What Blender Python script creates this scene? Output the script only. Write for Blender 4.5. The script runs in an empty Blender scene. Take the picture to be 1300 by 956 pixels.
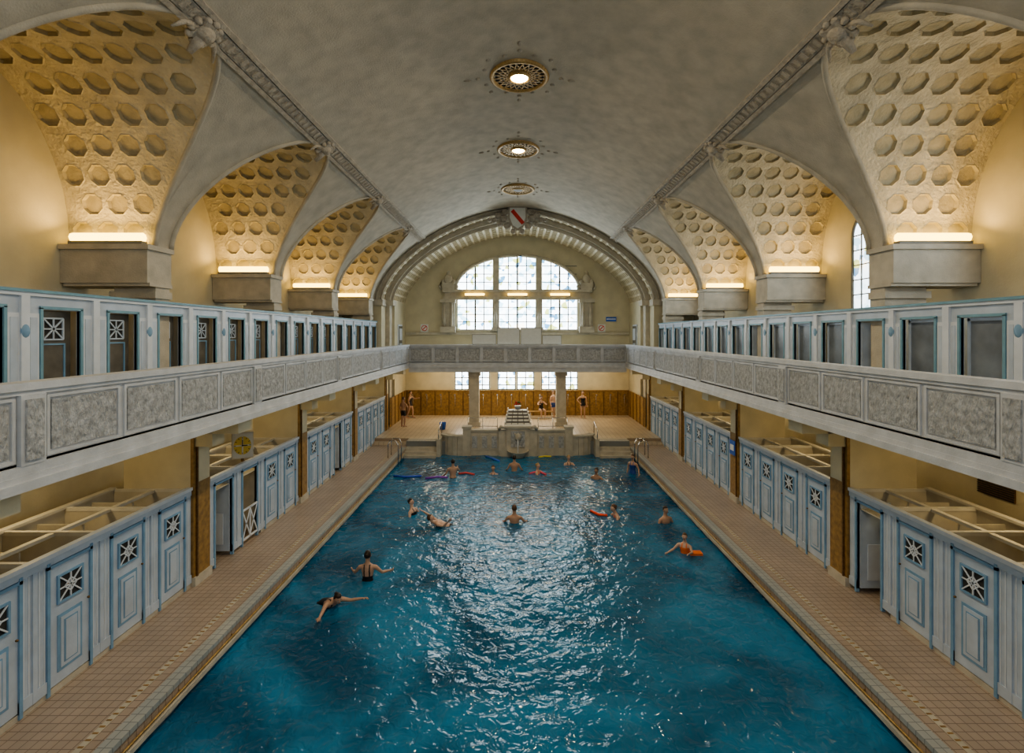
import bpy, math, random
from math import sin, cos, pi, sqrt, asin, radians
from mathutils import Vector, Matrix, noise
random.seed(4)
D = bpy.data
SC = bpy.context.scene
COL = SC.collection

# ------------------------------------------------------------------ materials
MATS = {}
def _new(name):
    m = D.materials.new(name); m.use_nodes = True
    nt = m.node_tree
    return m, nt, nt.nodes['Principled BSDF']

def mat(name, col, rough=0.6, var=0.12, scale=6.0, bump=0.0, bscale=40.0, metal=0.0, bdist=0.02, spec=0.5, dirt=0.0, stretch=None):
    if name in MATS: return MATS[name]
    m, nt, b = _new(name)
    N, L = nt.nodes, nt.links
    b.inputs['Roughness'].default_value = rough
    b.inputs['Metallic'].default_value = metal
    b.inputs['Specular IOR Level'].default_value = spec
    tc = N.new('ShaderNodeTexCoord')
    nz = N.new('ShaderNodeTexNoise'); nz.inputs['Scale'].default_value = scale
    nz.inputs['Detail'].default_value = 5
    L.new(tc.outputs['Object'], nz.inputs['Vector'])
    cr = N.new('ShaderNodeValToRGB')
    cr.color_ramp.elements[0].position = 0.3; cr.color_ramp.elements[1].position = 0.7
    lo = [max(0, c * (1 - var)) for c in col]; hi = [min(1, c * (1 + var)) for c in col]
    cr.color_ramp.elements[0].color = (*lo, 1); cr.color_ramp.elements[1].color = (*hi, 1)
    L.new(nz.outputs['Fac'], cr.inputs['Fac'])
    L.new(cr.outputs['Color'], b.inputs['Base Color'])
    if bump > 0:
        n2 = N.new('ShaderNodeTexNoise'); n2.inputs['Scale'].default_value = bscale
        n2.inputs['Detail'].default_value = 6
        if stretch:
            mp = N.new('ShaderNodeMapping'); mp.inputs['Scale'].default_value = stretch
            L.new(tc.outputs['Object'], mp.inputs['Vector']); L.new(mp.outputs['Vector'], n2.inputs['Vector'])
        else:
            L.new(tc.outputs['Object'], n2.inputs['Vector'])
        bp = N.new('ShaderNodeBump'); bp.inputs['Strength'].default_value = bump
        bp.inputs['Distance'].default_value = bdist
        L.new(n2.outputs['Fac'], bp.inputs['Height'])
        L.new(bp.outputs['Normal'], b.inputs['Normal'])
    MATS[name] = m
    return m

def emis(name, col, strength):
    if name in MATS: return MATS[name]
    m, nt, b = _new(name)
    b.inputs['Base Color'].default_value = (*col, 1)
    b.inputs['Emission Color'].default_value = (*col, 1)
    b.inputs['Emission Strength'].default_value = strength
    MATS[name] = m
    return m

def tile_mat(name, c1, c2, mortar, sx, sy, rough=0.35, msize=0.012, bump=0.3):
    m, nt, b = _new(name)
    N, L = nt.nodes, nt.links
    tc = N.new('ShaderNodeTexCoord')
    br = N.new('ShaderNodeTexBrick'); br.offset = 0.0
    br.inputs['Color1'].default_value = (*c1, 1); br.inputs['Color2'].default_value = (*c2, 1)
    br.inputs['Mortar'].default_value = (*mortar, 1)
    br.inputs['Scale'].default_value = 1.0
    br.inputs['Mortar Size'].default_value = msize
    br.inputs['Brick Width'].default_value = sx; br.inputs['Row Height'].default_value = sy
    L.new(tc.outputs['Object'], br.inputs['Vector'])
    nz = N.new('ShaderNodeTexNoise'); nz.inputs['Scale'].default_value = 1.2; nz.inputs['Detail'].default_value = 6
    L.new(tc.outputs['Object'], nz.inputs['Vector'])
    mx = N.new('ShaderNodeMix'); mx.data_type = 'RGBA'; mx.blend_type = 'MULTIPLY'
    mx.inputs['Factor'].default_value = 0.45
    L.new(br.outputs['Color'], mx.inputs['A'])
    hs = N.new('ShaderNodeRGBToBW'); L.new(nz.outputs['Color'], hs.inputs['Color'])
    mp = N.new('ShaderNodeMapRange'); mp.inputs['From Min'].default_value = .3; mp.inputs['From Max'].default_value = .7
    mp.inputs['To Min'].default_value = .65; mp.inputs['To Max'].default_value = 1.15
    L.new(hs.outputs['Val'], mp.inputs['Value'])
    L.new(mp.outputs['Result'], mx.inputs['B'])
    L.new(mx.outputs['Result'], b.inputs['Base Color'])
    b.inputs['Roughness'].default_value = rough
    bp = N.new('ShaderNodeBump'); bp.inputs['Strength'].default_value = bump; bp.inputs['Distance'].default_value = 0.01
    bp.invert = True
    L.new(br.outputs['Fac'], bp.inputs['Height']); L.new(bp.outputs['Normal'], b.inputs['Normal'])
    MATS[name] = m
    return m

def water_mat():
    m, nt, b = _new('pool_water_material')
    N, L = nt.nodes, nt.links
    tc = N.new('ShaderNodeTexCoord')
    nz = N.new('ShaderNodeTexNoise'); nz.inputs['Scale'].default_value = 0.3; nz.inputs['Detail'].default_value = 6
    nz.inputs['Distortion'].default_value = 1.4
    L.new(tc.outputs['Object'], nz.inputs['Vector'])
    cr = N.new('ShaderNodeValToRGB')
    cr.color_ramp.elements[0].position = 0.33; cr.color_ramp.elements[1].position = 0.64
    cr.color_ramp.elements[0].color = (0.010, 0.072, 0.150, 1)
    cr.color_ramp.elements[1].color = (0.036, 0.200, 0.370, 1)
    L.new(nz.outputs['Fac'], cr.inputs['Fac']); L.new(cr.outputs['Color'], b.inputs['Base Color'])
    b.inputs['Roughness'].default_value = 0.02
    b.inputs['IOR'].default_value = 1.33
    b.inputs['Specular IOR Level'].default_value = 0.7
    n2 = N.new('ShaderNodeTexNoise'); n2.inputs['Scale'].default_value = 4.6; n2.inputs['Detail'].default_value = 2
    n2.inputs['Distortion'].default_value = 0.7
    L.new(tc.outputs['Object'], n2.inputs['Vector'])
    bp = N.new('ShaderNodeBump'); bp.inputs['Strength'].default_value = 0.9; bp.inputs['Distance'].default_value = 0.06
    L.new(n2.outputs['Fac'], bp.inputs['Height']); L.new(bp.outputs['Normal'], b.inputs['Normal'])
    return m

def glass_mat(name, base, strength, vs=3.2):
    """backlit leaded stained glass"""
    m, nt, b = _new(name)
    N, L = nt.nodes, nt.links
    tc = N.new('ShaderNodeTexCoord')
    vo = N.new('ShaderNodeTexVoronoi'); vo.inputs['Scale'].default_value = vs
    L.new(tc.outputs['Object'], vo.inputs['Vector'])
    cr = N.new('ShaderNodeValToRGB'); cr.color_ramp.interpolation = 'CONSTANT'
    e = cr.color_ramp.elements
    e[0].position = 0.0; e[0].color = (*base, 1)
    e[1].position = 0.80; e[1].color = (0.04, 0.16, 0.30, 1)
    a = e.new(0.62); a.color = (0.30, .52, .64, 1)
    a = e.new(0.69); a.color = (0.35, 0.40, 0.12, 1)
    a = e.new(0.73); a.color = (0.95, 0.9, 0.75, 1)
    a = e.new(0.25); a.color = (.62, .78, .88, 1)
    a = e.new(0.36); a.color = (*base, 1)
    bw = N.new('ShaderNodeRGBToBW')
    L.new(vo.outputs['Color'], bw.inputs['Color']); L.new(bw.outputs['Val'], cr.inputs['Fac'])
    L.new(cr.outputs['Color'], b.inputs['Emission Color'])
    b.inputs['Emission Strength'].default_value = strength
    b.inputs['Base Color'].default_value = (.5, .5, .5, 1)
    b.inputs['Roughness'].default_value = .2
    MATS[name] = m
    return m

M_VAULT = mat('vault_stucco', (0.46, 0.425, 0.355), 0.9, 0.13, 2.2, 0.5, 28.0, bdist=0.025)
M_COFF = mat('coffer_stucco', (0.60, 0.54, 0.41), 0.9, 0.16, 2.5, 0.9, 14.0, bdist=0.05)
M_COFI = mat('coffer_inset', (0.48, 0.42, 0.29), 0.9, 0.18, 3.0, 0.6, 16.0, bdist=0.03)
M_TRIM = mat('vault_trim', (0.42, 0.38, 0.32), 0.85, 0.2, 6, 0.8, 22.0, bdist=0.04)
M_STONE = mat('pale_stone', (0.50, 0.46, 0.38), 0.75, 0.15, 3, 0.4, 30.0)
M_WALLU = mat('upper_plaster', (0.57, 0.52, 0.38), 0.9, 0.08, 1.5, 0.2, 20)
M_WALLL = mat('lower_plaster', (0.64, 0.58, 0.42), 0.85, 0.10, 1.5, 0.2, 20)
M_PARA = mat('parapet_paint', (0.52, 0.54, 0.57), 0.55, 0.12, 3, 0.2, 30)
M_ROUGH = mat('rough_stucco', (0.44, 0.45, 0.46), 0.9, 0.28, 10, 1.0, 17.0, bdist=0.07, stretch=(1.6, 1.6, .7))
M_CAB = mat('cabin_paint', (0.48, 0.555, 0.66), 0.4, 0.10, 3, 0.1, 30)
M_CABB = mat('cabin_blue', (0.20, 0.35, 0.52), 0.45, 0.12, 4)
M_CABW = mat('cabin_white', (0.64, 0.69, 0.76), 0.5, 0.06, 4)
M_TEAL = mat('cap_teal', (0.18, 0.34, 0.43), 0.45, 0.1, 4)
M_CREAM = mat('cabin_inside', (0.62, 0.57, 0.46), 0.6, 0.1, 3)
M_CAPW = mat('partition_cap', (0.68, 0.65, 0.58), 0.5, 0.1, 3)
M_WOOD = mat('gold_wood', (0.30, 0.18, 0.06), 0.45, 0.3, 8)
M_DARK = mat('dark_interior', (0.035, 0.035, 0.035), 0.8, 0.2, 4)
M_BRONZE = mat('bronze', (0.20, 0.12, 0.05), 0.4, 0.3, 20, metal=0.6)
M_GOLD = mat('aged_brass', (0.40, 0.27, 0.11), 0.45, 0.3, 20, metal=0.4)
M_STEEL = mat('steel', (0.6, 0.6, 0.6), 0.25, 0.1, 10, metal=1.0)
M_WFRAME = mat('window_frame_paint', (0.20, 0.20, 0.18), 0.6, 0.1, 4)
M_GREYDOOR = mat('grey_door', (0.15, 0.14, 0.12), 0.4, 0.3, 3)
M_GREYBLUE = mat('grey_blue_door', (0.18, 0.21, 0.25), 0.3, 0.3, 2)
M_TUBE = emis('tube_glow', (1.0, 0.66, 0.14), 7.0)
M_BULB = emis('bulb_glow', (1.0, 0.74, 0.28), 40.0)
M_TUBE2 = emis('tube_glow_soft', (1.0, 0.80, 0.4), 8.0)
M_GLASS = glass_mat('stained_glass', (0.84, 0.94, 1.0), 6.5, 3.4)
M_GLASS2 = glass_mat('stained_glass_low', (0.80, 0.92, 1.0), 3.5, 4.5)
M_DECK = tile_mat('deck_tiles', (0.45, 0.355, 0.28), (0.41, 0.33, 0.26), (0.22, 0.165, 0.13), 0.15, 0.15, .4, .007)
M_DECK2 = tile_mat('rear_tiles', (0.62, 0.52, 0.39), (0.58, 0.49, 0.37), (0.36, 0.28, 0.2), 0.25, 0.25)
M_POOLT = tile_mat('pool_tiles', (0.42, 0.43, 0.41), (0.38, 0.40, 0.39), (0.22, 0.23, 0.23), 0.15, 0.15, .35, .007)
M_WATER = water_mat()

# ------------------------------------------------------------------ mesh builder
class MB:
    def __init__(s): s.v = []; s.f = []; s.m = []; s.s = []; s.mats = []
    def mi(s, m):
        if m not in s.mats: s.mats.append(m)
        return s.mats.index(m)
    def face(s, idx, m, sm=False):
        s.f.append(tuple(idx)); s.m.append(s.mi(m)); s.s.append(sm)
    def poly(s, pts, m, sm=False):
        b = len(s.v); s.v += [tuple(p) for p in pts]; s.face(range(b, b + len(pts)), m, sm)
    def box(s, x0, x1, y0, y1, z0, z1, m):
        if x0 > x1: x0, x1 = x1, x0
        if y0 > y1: y0, y1 = y1, y0
        if z0 > z1: z0, z1 = z1, z0
        b = len(s.v)
        s.v += [(x0, y0, z0), (x1, y0, z0), (x1, y1, z0), (x0, y1, z0), (x0, y0, z1), (x1, y0, z1), (x1, y1, z1), (x0, y1, z1)]
        for q in ((0, 3, 2, 1), (4, 5, 6, 7), (0, 1, 5, 4), (1, 2, 6, 5), (2, 3, 7, 6), (3, 0, 4, 7)):
            s.face([b + i for i in q], m)
    def obox(s, c, ax, ay, az, m):
        c = Vector(c); ax = Vector(ax); ay = Vector(ay); az = Vector(az)
        b = len(s.v)
        for sz in (-1, 1):
            for sx, sy in ((-1, -1), (1, -1), (1, 1), (-1, 1)):
                s.v.append(tuple(c + ax * sx + ay * sy + az * sz))
        for q in ((0, 3, 2, 1), (4, 5, 6, 7), (0, 1, 5, 4), (1, 2, 6, 5), (2, 3, 7, 6), (3, 0, 4, 7)):
            s.face([b + i for i in q], m)
    def tube(s, pts, rad, m, seg=10, sm=True, flat=None, up=None):
        pts = [Vector(p) for p in pts]; n = len(pts)
        if not isinstance(rad, (list, tuple)): rad = [rad] * n
        b = len(s.v)
        ref = Vector(up) if up else None
        for i, p in enumerate(pts):
            t = (pts[min(i + 1, n - 1)] - pts[max(i - 1, 0)]).normalized()
            if ref is None:
                ref = Vector((0, 0, 1)) if abs(t.z) < 0.9 else Vector((1, 0, 0))
            u = (ref - t * ref.dot(t))
            if u.length < 1e-4: u = t.orthogonal()
            u.normalize(); w = t.cross(u)
            r = rad[i]
            ru, rw = (r if isinstance(r, (tuple, list)) else (r, r))
            for k in range(seg):
                a = 2 * pi * k / seg
                s.v.append(tuple(p + u * cos(a) * ru + w * sin(a) * rw))
        for i in range(n - 1):
            for k in range(seg):
                k2 = (k + 1) % seg
                s.face((b + i * seg + k, b + i * seg + k2, b + (i + 1) * seg + k2, b + (i + 1) * seg + k), m, sm)
        s.face([b + k for k in range(seg)][::-1], m); s.face([b + (n - 1) * seg + k for k in range(seg)], m)
    def ell(s, c, r, m, nu=14, nv=9, fn=None):
        b = len(s.v)
        for j in range(nv + 1):
            th = pi * j / nv
            for i in range(nu):
                a = 2 * pi * i / nu
                p = Vector((sin(th) * cos(a), sin(th) * sin(a), cos(th)))
                if fn: p = fn(p)
                s.v.append((c[0] + r[0] * p[0], c[1] + r[1] * p[1], c[2] + r[2] * p[2]))
        for j in range(nv):
            for i in range(nu):
                i2 = (i + 1) % nu
                s.face((b + j * nu + i, b + (j + 1) * nu + i, b + (j + 1) * nu + i2, b + j * nu + i2), m, True)
    def lathe(s, c, prof, m, seg=20, sm=True):
        b = len(s.v); n = len(prof)
        for r, z in prof:
            for k in range(seg):
                a = 2 * pi * k / seg
                s.v.append((c[0] + r * cos(a), c[1] + r * sin(a), c[2] + z))
        for i in range(n - 1):
            for k in range(seg):
                k2 = (k + 1) % seg
                s.face((b + i * seg + k, b + i * seg + k2, b + (i + 1) * seg + k2, b + (i + 1) * seg + k), m, sm)
    def build(s, name, matrix=None, fix=False, merge=False):
        me = D.meshes.new(name); me.from_pydata(s.v, [], s.f)
        for m in s.mats: me.materials.append(m)
        me.polygons.foreach_set('material_index', s.m)
        me.polygons.foreach_set('use_smooth', s.s)
        me.update()
        if fix or merge:
            import bmesh
            bm = bmesh.new(); bm.from_mesh(me)
            if merge: bmesh.ops.remove_doubles(bm, verts=bm.verts, dist=0.0008)
            if fix: bmesh.ops.recalc_face_normals(bm, faces=bm.faces)
            bm.to_mesh(me); bm.free()
        o = D.objects.new(name, me); COL.objects.link(o)
        if matrix: o.matrix_world = matrix
        return o

# ------------------------------------------------------------------ layout constants
EYE = 5.8
ZS, A, R, NE = 7.82, 8.4, 5.5, 1.62
PT = 0.52
LR, LH = (5.45 - PT) / 2, 3.46
PIERS = [11.1 + 5.45 * k for k in range(-3, 4)]
MIDS = [p - LR for p in PIERS[1:]]
YB = -3.0
YE = 28.4
YF = 32.8
OW = 10.35
PX = 6.4
GF = 4.15
CABL = 7.55
CABU = 8.28

def sx_at(dz, a=A, r=R, n=NE):
    q = max(0.0, min(1.0, dz / r))
    return a * max(0.0, 1 - q ** n) ** (1 / n)
def rise_at(x, a=A, r=R, n=NE):
    x = min(abs(x), a)
    xx = sqrt(x * x + 1.1 * (1 - x * x / (a * a)) ** 3)
    return r * max(0.0, 1 - (min(xx, a) / a) ** n) ** (1 / n)
def prof(t, a=A, r=R, n=NE):
    x = a * max(0, cos(t)) ** (2 / n)
    if t < .5: return x, r * max(0, sin(t)) ** (2 / n)
    return x, rise_at(x, a, r, n)

# ------------------------------------------------------------------ ceiling (main vault)
def build_vault():
    mb = MB()
    ys = []
    for k, p in enumerate(PIERS):
        mid = p - LR
        for i in range(0, 33):
            ys.append((mid - LR * cos(pi * i / 32), mid))
        ys.append((p + PT / 2, None))
    ys = [(y, m) for y, m in ys if y >= YB]
    ys.append((YE, None))
    rows = 40
    for s in (-1, 1):
        cols = []
        for y, mid in ys:
            t0 = 0.0
            if mid is not None:
                u = (y - mid) / LR
                dz0 = LH * sqrt(max(0, 1 - u * u))
                t0 = asin(min(1, (dz0 / R) ** (NE / 2)))
            c = []
            for j in range(rows + 1):
                t = t0 + (pi / 2 - t0) * (j / rows)
                x, z = prof(t)
                if j == rows: x = 0
                c.append((s * x, y, ZS + z))
            cols.append(c)
        b = len(mb.v)
        for c in cols: mb.v += c
        for i in range(len(cols) - 1):
            for j in range(rows):
                q = (b + i * (rows + 1) + j, b + (i + 1) * (rows + 1) + j, b + (i + 1) * (rows + 1) + j + 1, b + i * (rows + 1) + j + 1)
                if s > 0: q = q[::-1]
                mb.face(q, M_VAULT, True)
    mb.build('ceiling', merge=True)

def lun_tables():
    n = 400; acc = [0.0]; last = None
    for i in range(n + 1):
        a = pi * i / n
        p = (-LR * cos(a), LH * sin(a))
        if last: acc.append(acc[-1] + math.hypot(p[0] - last[0], p[1] - last[1]))
        last = p
    return acc
ACC = lun_tables(); LT = ACC[-1]
def phi_of(v):
    v = max(0, min(LT, v))
    lo, hi = 0, len(ACC) - 1
    while hi - lo > 1:
        m = (lo + hi) // 2
        if ACC[m] > v: hi = m
        else: lo = m
    f = (v - ACC[lo]) / max(1e-9, ACC[hi] - ACC[lo])
    return pi * (lo + f) / (len(ACC) - 1)

def cell(mb, fn, u0, u1, v0, v1, uc, vc, ru, rv, depth, m, octo=True, m2=None, rim=0.0):
    m2 = m2 or m
    outer, o0, o1, o2 = [], [], [], []
    for k in range(16):
        a = 2 * pi * k / 16
        dx, dy = cos(a), sin(a)
        sq = 1 / max(abs(dx), abs(dy))
        if octo:
            q = ((a + pi / 8) % (pi / 4)) - pi / 8
            oc = cos(pi / 8) / cos(q)
        else: oc = sq
        uu = uc + ru * dx * oc; vv = vc + rv * dy * oc
        cx, cy = dx * sq, dy * sq
        ou = (u0 + u1) / 2 + (u1 - u0) / 2 * cx; ov = (v0 + v1) / 2 + (v1 - v0) / 2 * cy
        outer.append(fn(ou, ov, 0))
        o0.append(fn(uc + ru * dx * oc * 1.1, vc + rv * dy * oc * 1.1, -rim * .2))
        o1.append(fn(uu, vv, -rim))
        o2.append(fn(uc + ru * dx * oc * .86, vc + rv * dy * oc * .86, depth))
    b = len(mb.v)
    mb.v += outer + o0 + o1 + o2 + [fn(uc, vc, depth)]
    for k in range(16):
        k2 = (k + 1) % 16
        mb.face((b + k, b + k2, b + 16 + k2, b + 16 + k), m)
        mb.face((b + 16 + k, b + 16 + k2, b + 32 + k2, b + 32 + k), m)
        mb.face((b + 32 + k, b + 32 + k2, b + 48 + k2, b + 48 + k), m2)
        mb.face((b + 48 + k, b + 48 + k2, b + 64), m2)

def build_lunette(s, mid):
    mb = MB()
    nv = 15; pv = LT / nv; pu = 0.58
    def fn(u, v, d):
        ph = phi_of(v)
        dz = LH * sin(ph)
        lim = sx_at(dz)
        if u >= OW: u = OW; d = 0
        if u <= lim: u = lim; d = 0
        nx, nz = -cos(ph) / LR, sin(ph) / LH
        l = math.hypot(nx, nz) or 1
        return (s * u, mid - LR * cos(ph) + d * nx / l, ZS + dz + d * nz / l)
    for r in range(nv):
        off = (r % 2) * pu / 2
        for c in range(-1, 9):
            uc = OW - 0.33 - c * pu - off
            u0, u1 = uc - pu / 2, uc + pu / 2
            vc = (r + .5) * pv
            lims = [sx_at(LH * sin(phi_of(r * pv + q * pv))) for q in (0, .5, 1)]
            if u1 < min(lims) - .01: continue
            if u0 > OW: continue
            ok = uc + .22 < OW + .02
            for q in range(8):
                a = q * pi / 4
                uu = uc + .25 * cos(a); vv = vc + .25 * sin(a)
                if uu < sx_at(LH * sin(phi_of(vv))) + .05: ok = False
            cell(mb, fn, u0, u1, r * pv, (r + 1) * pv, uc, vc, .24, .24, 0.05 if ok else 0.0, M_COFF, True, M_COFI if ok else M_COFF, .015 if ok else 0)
    mb.build('ceiling_lunette')
    t = MB(); pts = []
    for i in range(0, 61):
        ph = pi * i / 60; dz = LH * sin(ph)
        pts.append((s * (sx_at(dz) - .01), mid - LR * cos(ph), ZS + dz))
    t.tube(pts, 0.06, M_VAULT, 8)
    t.build('trim_lunette')

build_vault()
for s in (-1, 1):
    for mid in MIDS:
        if mid + LR > YB + 1.0:
            build_lunette(s, mid)

for s in (-1, 1):
    mb = MB()
    B = 5.6; dz = rise_at(B)
    c = Vector((s * B, 0, ZS + dz))
    x2 = B - .2; dz2 = rise_at(x2)
    tg = Vector((s * (x2 - B), 0, dz2 - dz)).normalized()
    nn = Vector((-s * abs(tg.z), 0, -abs(tg.x)))
    for off, w, th in ((0, .13, .05), (-.2, .05, .08), (.2, .05, .08)):
        p = c + tg * off
        mb.obox((p.x, (YB + YE) / 2, p.z), tg * w, (0, (YE - YB) / 2, 0), nn * th, M_TRIM)
    y = YB + .2
    while y < YE:
        p = c + nn * .05
        mb.obox((p.x, y, p.z), tg * .09, (0, .05, 0), nn * .025, M_TRIM); y += .22
    for mid in MIDS:
        if mid < YB + 1: continue
        p = c + nn * .07 - tg * .12
        mb.ell((p.x, mid, p.z), (.17, .2, .17), M_TRIM, 12, 8)
        mb.obox((p.x, mid, p.z), tg * .2, (0, .2, 0), nn * .06, M_TRIM)
        for k in range(10):
            a = 2 * pi * k / 10
            q = p + tg * .25 * cos(a)
            mb.ell((q.x, mid + .27 * sin(a), q.z), (.07, .08, .07), M_TRIM, 8, 6)
        mb.tube([(p.x, mid, p.z), (p.x + s * .28, mid, p.z - .36)], [.13, .05], M_TRIM, 8)
        for k in (-1, 1):
            mb.tube([(p.x, mid + k * .2, p.z), (p.x + s * .08, mid + k * .4, p.z - .06), (p.x + s * .2, mid + k * .55, p.z - .24)], [.06, .05, .02], M_TRIM, 8)
    mb.build('trim_vault_rib')

# ------------------------------------------------------------------ end arch (rings) and apse barrel
def ring_face(mb, y, a1, r1, a2, r2, m, n=48):
    P = []
    for i in range(n + 1):
        t = pi * i / n
        sg = 1 if t < pi / 2 else -1
        tt = t if t < pi / 2 else pi - t
        x1, z1 = prof(tt, a1, r1); x2, z2 = prof(tt, a2, r2)
        P.append(((sg * x1, y, ZS + z1), (sg * x2, y, ZS + z2)))
    for i in range(n):
        mb.poly([P[i][0], P[i + 1][0], P[i + 1][1], P[i][1]], m)
def soffit(mb, y0, y1, a, r, nv, nu, m, oct_=False, depth=.06, m2=None):
    n = 200; acc = [0]; pp = []
    for i in range(n + 1):
        t = pi * i / n; sg = 1 if t < pi / 2 else -1; tt = t if t < pi / 2 else pi - t
        x, z = prof(tt, a, r); pp.append((sg * x, z))
        if i: acc.append(acc[-1] + math.hypot(pp[i][0] - pp[i - 1][0], pp[i][1] - pp[i - 1][1]))
    T = acc[-1]
    def at(v):
        v = max(0, min(T - 1e-6, v)); lo = 0; hi = n
        while hi - lo > 1:
            mm = (lo + hi) // 2
            if acc[mm] > v: hi = mm
            else: lo = mm
        f = (v - acc[lo]) / max(1e-9, acc[hi] - acc[lo])
        p, q = pp[lo], pp[hi]
        tx, tz = q[0] - p[0], q[1] - p[1]; l = math.hypot(tx, tz) or 1
        return p[0] + tx * f, p[1] + tz * f, tz / l, -tx / l
    def fn(u, v, d):
        x, z, nx, nz = at(v)
        return (x + nx * d, u, ZS + z + nz * d)
    dv = T / nv; du = (y1 - y0) / nu
    for i in range(nv):
        for j in range(nu):
            cell(mb, fn, y0 + j * du, y0 + (j + 1) * du, i * dv, (i + 1) * dv, y0 + (j + .5) * du, (i + .5) * dv, du * .36, dv * .36, depth, m, oct_, m2)

mb = MB()
ring_face(mb, YE, A + .01, R + .01, 8.0, 5.24, M_VAULT)
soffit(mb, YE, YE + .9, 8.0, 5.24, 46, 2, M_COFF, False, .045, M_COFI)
ring_face(mb, YE + .9, 8.0, 5.24, 7.75, 4.98, M_VAULT)
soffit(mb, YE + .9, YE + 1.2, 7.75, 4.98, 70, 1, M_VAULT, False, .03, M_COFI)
ring_face(mb, YE + 1.2, 7.75, 4.98, 7.6, 4.75, M_VAULT)
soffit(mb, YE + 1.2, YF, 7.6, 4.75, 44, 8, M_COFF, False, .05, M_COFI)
for s in (-1, 1):
    mb.box(s * 8.0, s * (OW + .25), YE, YE + .9, 0.0, ZS, M_WALLU)
    mb.box(s * 7.75, s * (OW + .25), YE + .9, YE + 1.5, 0.0, ZS, M_STONE)
    mb.box(s * 7.6, s * (OW + .25), YE + 1.5, YF + .2, 0.0, ZS, M_WALLU)
    mb.box(s * 7.9, s * 8.5, YE - .12, YE + .85, ZS - .35, ZS, M_STONE)
    mb.box(s * 7.5, s * 7.9, YE + .75, YE + 1.55, ZS - .3, ZS, M_STONE)
    mb.box(s * A, s * (OW + .25), YE, YE + .3, ZS, ZS + 4, M_WALLU)
mb.build('trim_end_arch')
for y, a, r, rr in ((YE - .02, 8.0, 5.24, .06), (YE + .9, 7.75, 4.98, .04), (YE - .02, 8.3, 5.44, .05)):
    t = MB(); pts = []
    for i in range(81):
        tt = pi * i / 80; sg = 1 if tt < pi / 2 else -1; q = tt if tt < pi / 2 else pi - tt
        x, z = prof(q, a, r); pts.append((sg * x, y, ZS + z))
    t.tube(pts, rr, M_VAULT, 8); t.build('trim_arch_rim')

# ------------------------------------------------------------------ walls
def seg_wall(name, s):
    mb = MB()
    mb.box(s * OW, s * (OW + .25), YB, YE, -2.3, GF - .35, M_WALLL)
    mb.box(s * OW, s * (OW + .25), YB, YE, GF - .35, ZS + LH + .3, M_WALLU)
    mb.build(name)
seg_wall('wall_left', -1); seg_wall('wall_right', 1)

mb = MB()
mb.box(-7.7, 7.7, YF, YF + .25, GF, 13.3, M_WALLU)
mb.box(-OW, OW, YF, YF + .25, 0.0, GF, M_WALLL)
mb.build('wall_far')
mb = MB()
mb.box(-OW - .2, OW + .2, YB - .25, YB, -.3, 13.6, M_WALLU)
mb.build('wall_rear')

def side_window(s, mid):
    mb = MB()
    x = s * (OW - .02); w = .78; z0, zc = 6.55, 8.75
    pts = [(x, mid - w, z0), (x, mid + w, z0)]
    for i in range(13):
        a = pi * i / 12; pts.append((x, mid + w * cos(a), zc + w * sin(a)))
    mb.poly(pts, M_GLASS2)
    fr = [(x, mid - w, z0)] + [(x, mid - w * cos(pi * i / 14), zc + w * sin(pi * i / 14)) for i in range(15)] + [(x, mid + w, z0), (x, mid - w, z0)]
    mb.tube(fr, .06, M_WFRAME, 6)
    for k in (-1, 0, 1):
        mb.box(x - .03, x + .03, mid + k * .39 - .015, mid + k * .39 + .015, z0, zc + w * (.98 if k == 0 else .84), M_WFRAME)
    for j in range(5):
        z = z0 + .45 * (j + 1); mb.box(x - .03, x + .03, mid - w, mid + w, z - .015, z + .015, M_WFRAME)
    mb.box(x, x - s * .2, mid - w - .1, mid + w + .1, z0 - .1, z0, M_STONE)
    mb.build('window_side')
for mid in MIDS[1:]:
    side_window(1, mid + .1)

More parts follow.
